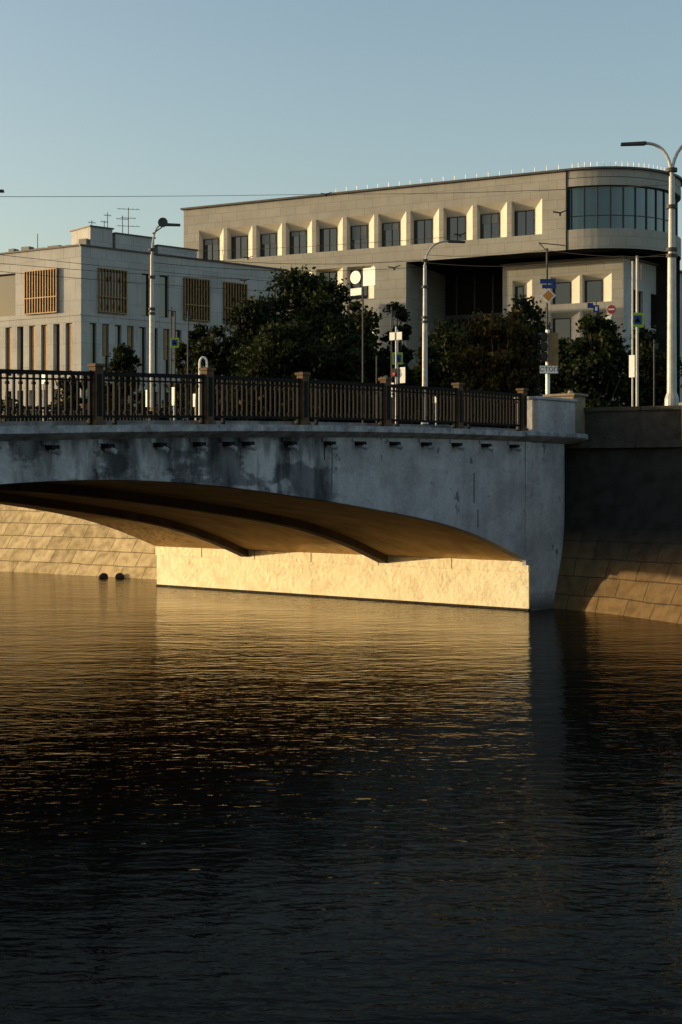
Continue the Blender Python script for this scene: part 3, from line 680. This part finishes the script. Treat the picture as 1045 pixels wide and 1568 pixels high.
def crossing_sign(x,y,Y,ytop,wpx,bright=1,r=.05,pk='pole'):
    m_=MB(); polem(m_,x,Y,ytop,r,pk); plate(m_,x,y,Y,wpx,wpx*1.15,'signyel'); plate(m_,x,y,Y,wpx*.66,wpx*.72,'signblue',-.085); walkman(m_,x,y,Y,wpx/F*Y*.62*1.1); m_.done('pedestrian_crossing_sign',weld=False,recalc=False)
crossing_sign(976,490,66,392,19,r=.07)
crossing_sign(609,549,70,505,16,r=.05)
crossing_sign(268,525,66,478,13,r=.05,pk='dpole')
m_=MB(); Y=58; polem(m_,838,Y,380,.05,'dpole',5.3); t0=P(839,505,Y); m_.cyl((t0.x,t0.y-.0,5.3),t0,.09,.085,'signwhite',12)
plate(m_,839,431,Y,24,7,'signblue'); plate(m_,841,439,Y,22,6,'signblue'); 
plate(m_,839.5,453,Y,16.5,16.5,'signwhite',-.06,None,math.pi/4); plate(m_,839.5,453,Y,12,12,'signor',-.08,None,math.pi/4)
plate(m_,847,535,Y,15,50,'brass',-.12); 
for yy in(517,532,547):
    c=P(832,yy,Y)+Vector((0,-.15,0)); m_.box(c,(.24,.3,.36),'signblack'); m_.cyl(c+Vector((-.12,-.02,.0)),c+Vector((-.3,-.1,.02)),.13,.13,'signblack',12,False)
    m_.cyl(c+Vector((.0,-.15,0)),c+Vector((.0,-.34,.0)),.12,.13,'signblack',12)
plate(m_,839,567,Y,29,13,'signblack',-.34); plate(m_,839,567,Y,27.5,11.5,'signwhite',-.355)
for a,b in(((825,372),(866,376)),((838,385),(826,372))): m_.cyl(P(*a,Y),P(*b,Y),.02,.02,'dpole',6)
tl_=m_.done('traffic_light',weld=False,recalc=False)
tc=bpy.data.curves.new('stop_text','FONT'); tc.body='СТОП'; tc.size=.26; tc.align_x='CENTER'; tc.align_y='CENTER'; tc.extrude=.003
to=bpy.data.objects.new('stop_text',tc); scene.collection.objects.link(to); to.rotation_euler=(math.pi/2,0,0); to.location=P(839,567,Y)+Vector((0,-.38,0)); tc.materials.append(M['signblack']); to.parent=tl_
m_=MB(); polem(m_,937,78,466,.04); disc(m_,937,474,78,7.5,'signwhite'); disc(m_,937,474,78,6.9,'signred',-.08); plate(m_,937,474,78,9,2.4,'signwhite',-.12); plate(m_,932,489,78,8,10,'signwhite'); m_.turn(937,78,-20); m_.done('no_entry_sign',weld=False,recalc=False)
m_=MB(); polem(m_,913,78,460,.04,'dpole'); plate(m_,913,473,78,9,11,'signblue'); plate(m_,913,473,78,3.5,6,'signwhite',-.08); plate(m_,904,468,78,9,8,'signblue',-.06); m_.done('parking_sign',weld=False,recalc=False)
m_=MB(); polem(m_,556,74,408,.05,'dpole'); disc(m_,544,424,74,11,'signblack',-.05); disc(m_,544,424,74,10,'signwhite',-.08); plate(m_,569,425,74,23,27,'signwhite',-.04); plate(m_,544,446,74,21,11,'signwhite',-.05); m_.cyl(P(538,436,74),P(577,436,74),.03,.03,'dpole',6); m_.turn(556,74,-38); m_.done('road_sign_cluster',weld=False,recalc=False)
m_=MB(); polem(m_,607,67,500,.05,'pole'); 
for x in(602,614): plate(m_,x,515,67,9,12,'signwhite',-.1)
plate(m_,606,571,67,10,13,'signblack',-.12); disc(m_,606,573,67,2.6,'signred',-.16); plate(m_,619,575,67,9,24,'signwhite',-.05); plate(m_,600,597,67,8,22,'signwhite',-.05); m_.turn(607,67,-30); m_.done('pedestrian_signal',weld=False,recalc=False)
m_=MB(); polem(m_,969,64,400,.045,'pole'); plate(m_,969,561,64,9,34,'signwhite',-.08); plate(m_,984,420,64,3,26,'dpole'); m_.turn(969,64,-35); m_.done('utility_pole',weld=False,recalc=False)
m_=MB(); polem(m_,577,72,545,.04,'dpole'); m_.done('utility_pole',weld=False,recalc=False)
m_=MB(); pts=[P(306,640,58)]+[P(311.5+5.5*math.cos(t),556-9*math.sin(t),58) for t in np.linspace(math.pi,0,9)]+[P(317,640,58)]; m_.tube(pts,.045,'signwhite',8); m_.done('cycle_stand',weld=False,recalc=False)
for x,y,w_,h_ in((300,613,13,20),(267,607,9,28),(228,610,8,26),(67,578,16,20),(668,612,9,10)):
    m_=MB(); polem(m_,x,62,y,.04); plate(m_,x,y,62,w_,h_,'signwhite'); m_.turn(x,62,-35); m_.done('notice_board',weld=False,recalc=False)
for x,yt,Y in((262,470,70),(288,476,74),(600,470,76),(1002,520,70)):
    m_=MB(); polem(m_,x,Y,yt,.045,'dpole'); m_.cyl(P(x-7,yt+5,Y),P(x+8,yt+7,Y),.025,.025,'dpole',6); plate(m_,x+3,yt+11,Y,6,8,'dpole'); m_.done('utility_pole',weld=False,recalc=False)

def wire(a,b,sag=.25,r=.012):
    a=P(*a);b=P(*b); m_=MB(); pts=[a.lerp(b,i/14)-Z3*sag*4*(i/14)*(1-i/14) for i in range(15)]; m_.tube(pts,r,'iron',5); m_.done('overhead_wire',weld=False,recalc=False)
for a,b,s in [((-60,301,58),(505,297,80),.05),((505,297,80),(1029,283,48.6),.1),((-60,383,62),(435,432,90),.1),((-60,398,62),(380,428,90),.1),((-60,410,62),(420,446,88),.1),((233,390,63.6),(651,398,70),.3),((233,402,63.6),(651,408,70),.3),((651,402,70),(1029,388,48.6),.3),((651,390,70),(838,383,58),.15),((838,383,58),(1029,392,48.6),.12),((285,385,90),(700,362,70),.1),((340,378,85),(343,400,85),0)]: wire(a,b,s)
for x,y,Y in((500,297.5,80),(705,360,70),(604,410,70),(858,326,60),(375,430,88),(380,395,86)):
    m_=MB(); q=P(x,y,Y); m_.cyl(q-Vector((.3,0,-.05)),q,.03,.03,'iron',6); m_.cyl(q,q+Vector((.3,0,.12)),.03,.02,'iron',6); m_.cyl(q,q-Vector((0,0,.12)),.04,.04,'iron',6); m_.done('wire_fitting',weld=False,recalc=False)

def car(x,Y,ang=0):
    e=empty('parked_car'); prof=[(-2.1,.35),(-2.15,.75),(-1.95,.98),(-1.3,1.05),(-.75,1.42),(.55,1.46),(1.2,1.02),(2.0,.85),(2.15,.6),(2.1,.35)]
    m_=MB(); wd=.85
    n_=len(prof)
    def wdt(z): return wd if z<1.1 else wd*.8
    for i in range(n_):
        a=prof[i];b=prof[(i+1)%n_]; m_.face([(a[0],-wdt(a[1]),a[1]),(b[0],-wdt(b[1]),b[1]),(b[0],wdt(b[1]),b[1]),(a[0],wdt(a[1]),a[1])],'carpaint' if i not in(3,5) else 'glass')
    for sg in(-1,1):
        m_.face([(p[0],sg*wd,p[1]) for p in prof if p[1]<1.1],'carpaint'); m_.face([(-1.25,sg*.845,1.04),(1.15,sg*.845,1.02),(.55,sg*.69,1.42),(-.72,sg*.69,1.39)],'glass')
    b=m_.done('body',e)
    for wx in(-1.3,1.3):
        for sg in(-1,1):
            m_=MB(); m_.cyl((wx,sg*.66,.32),(wx,sg*.88,.32),.32,.32,'signblack',20); m_.cyl((wx,sg*.86,.32),(wx,sg*.89,.32),.18,.18,'pole',16); m_.done('wheel',e)
    e.location=((x-CX)/F*Y,Y,5.32); e.rotation_euler=(0,0,ang)
car(662,66,.3); car(90,70,.6); car(110,78,.5)

def person(x,Y,shirt='shirt'):
    e=empty('pedestrian')
    J={'pel':(0,0,.95,.15),'ab':(0,.01,1.12,.14),'ch':(0,.02,1.32,.16),'nk':(0,.01,1.47,.06),'hd0':(0,0,1.54,.06),
       'shL':(.17,.02,1.40,.065),'elL':(.24,.03,1.12,.045),'wrL':(.25,-.06,.88,.03),'haL':(.25,-.09,.80,.03),
       'shR':(-.17,.02,1.40,.065),'elR':(-.24,.03,1.12,.045),'wrR':(-.25,-.02,.88,.03),'haR':(-.25,-.04,.80,.03),
       'hpL':(.09,0,.9,.1),'knL':(.11,-.08,.5,.065),'anL':(.11,.02,.09,.045),'ftL':(.12,-.14,.04,.035),
       'hpR':(-.09,0,.9,.1),'knR':(-.11,.04,.5,.065),'anR':(-.11,.14,.12,.045),'ftR':(-.12,0,.05,.035)}
    ed=[('pel','ab'),('ab','ch'),('ch','nk'),('nk','hd0'),('ch','shL'),('shL','elL'),('elL','wrL'),('wrL','haL'),('ch','shR'),('shR','elR'),('elR','wrR'),('wrR','haR'),('pel','hpL'),('hpL','knL'),('knL','anL'),('anL','ftL'),('pel','hpR'),('hpR','knR'),('knR','anR'),('anR','ftR')]
    for sd_,hx,hy in (('L',.25,-.09),('R',-.25,-.04)):
        sg=1 if sd_=='L' else -1
        for fi,(fy,fl) in enumerate(((-.03,.075),(-.01,.085),(.01,.08),(.03,.065))):
            J[f'f{fi}{sd_}']=(hx-sg*.005,hy+fy,.80-fl*.55,.009); J[f'g{fi}{sd_}']=(hx-sg*.02,hy+fy-.005,.80-fl,.008)
            ed+=[(f'ha{sd_}',f'f{fi}{sd_}'),(f'f{fi}{sd_}',f'g{fi}{sd_}')]
        J[f't{sd_}']=(hx-sg*.02,hy-.05,.80,.010); ed.append((f'ha{sd_}',f't{sd_}'))
    ks=list(J); me=bpy.data.meshes.new('body'); me.from_pydata([J[k_][:3] for k_ in ks],[(ks.index(a),ks.index(b)) for a,b in ed],[])
    o=bpy.data.objects.new('body',me); scene.collection.objects.link(o); md=o.modifiers.new('skin','SKIN')
    for i,k_ in enumerate(ks): me.skin_vertices[0].data[i].radius=(J[k_][3],)*2
    me.skin_vertices[0].data[0].use_root=True
    o.modifiers.new('sub','SUBSURF').levels=2; o.modifiers['sub'].render_levels=2
    dg=bpy.context.evaluated_depsgraph_get(); m2=bpy.data.meshes.new_from_object(o.evaluated_get(dg)); o.modifiers.clear(); o.data=m2
    m2.materials.clear()
    for k_ in(shirt,'trousers','skin'): m2.materials.append(M[k_])
    for p in m2.polygons:
        z=p.center.z; ax=abs(p.center.x); p.use_smooth=True
        p.material_index=2 if (z>1.47 or (ax>.19 and z<1.15)) else (1 if z<.98 else 0)
    o.parent=e
    bm=bmesh.new(); bmesh.ops.create_uvsphere(bm,u_segments=24,v_segments=18,radius=.115)
    for v in bm.verts:
        v.co.x*=.78; v.co.y*=.92; v.co.z*=1.12
        if v.co.z<-.03: v.co.x*=.82
        if v.co.y<-.08 and abs(v.co.x)<.02 and -.03<v.co.z<.02: v.co.y-=.02
    bmesh.ops.create_uvsphere(bm,u_segments=8,v_segments=6,radius=.02,matrix=Matrix.Translation((.09,0,0))); bmesh.ops.create_uvsphere(bm,u_segments=8,v_segments=6,radius=.02,matrix=Matrix.Translation((-.09,0,0)))
    h=bpy.data.meshes.new('head'); bm.to_mesh(h); bm.free(); h.materials.append(M['skin']); h.materials.append(M['hair'])
    for p in h.polygons:
        p.use_smooth=True
        if p.center.z>.055 or (p.center.y>.02 and p.center.z>-.05): p.material_index=1
    ho=bpy.data.objects.new('head',h); scene.collection.objects.link(ho); ho.location=(0,-.01,1.64); ho.parent=e
    X=(x-CX)/F*Y; e.location=(X,Y,5.58); e.rotation_euler=(0,0,.9)
person(873,50.5); person(886,56.0,'trousers')
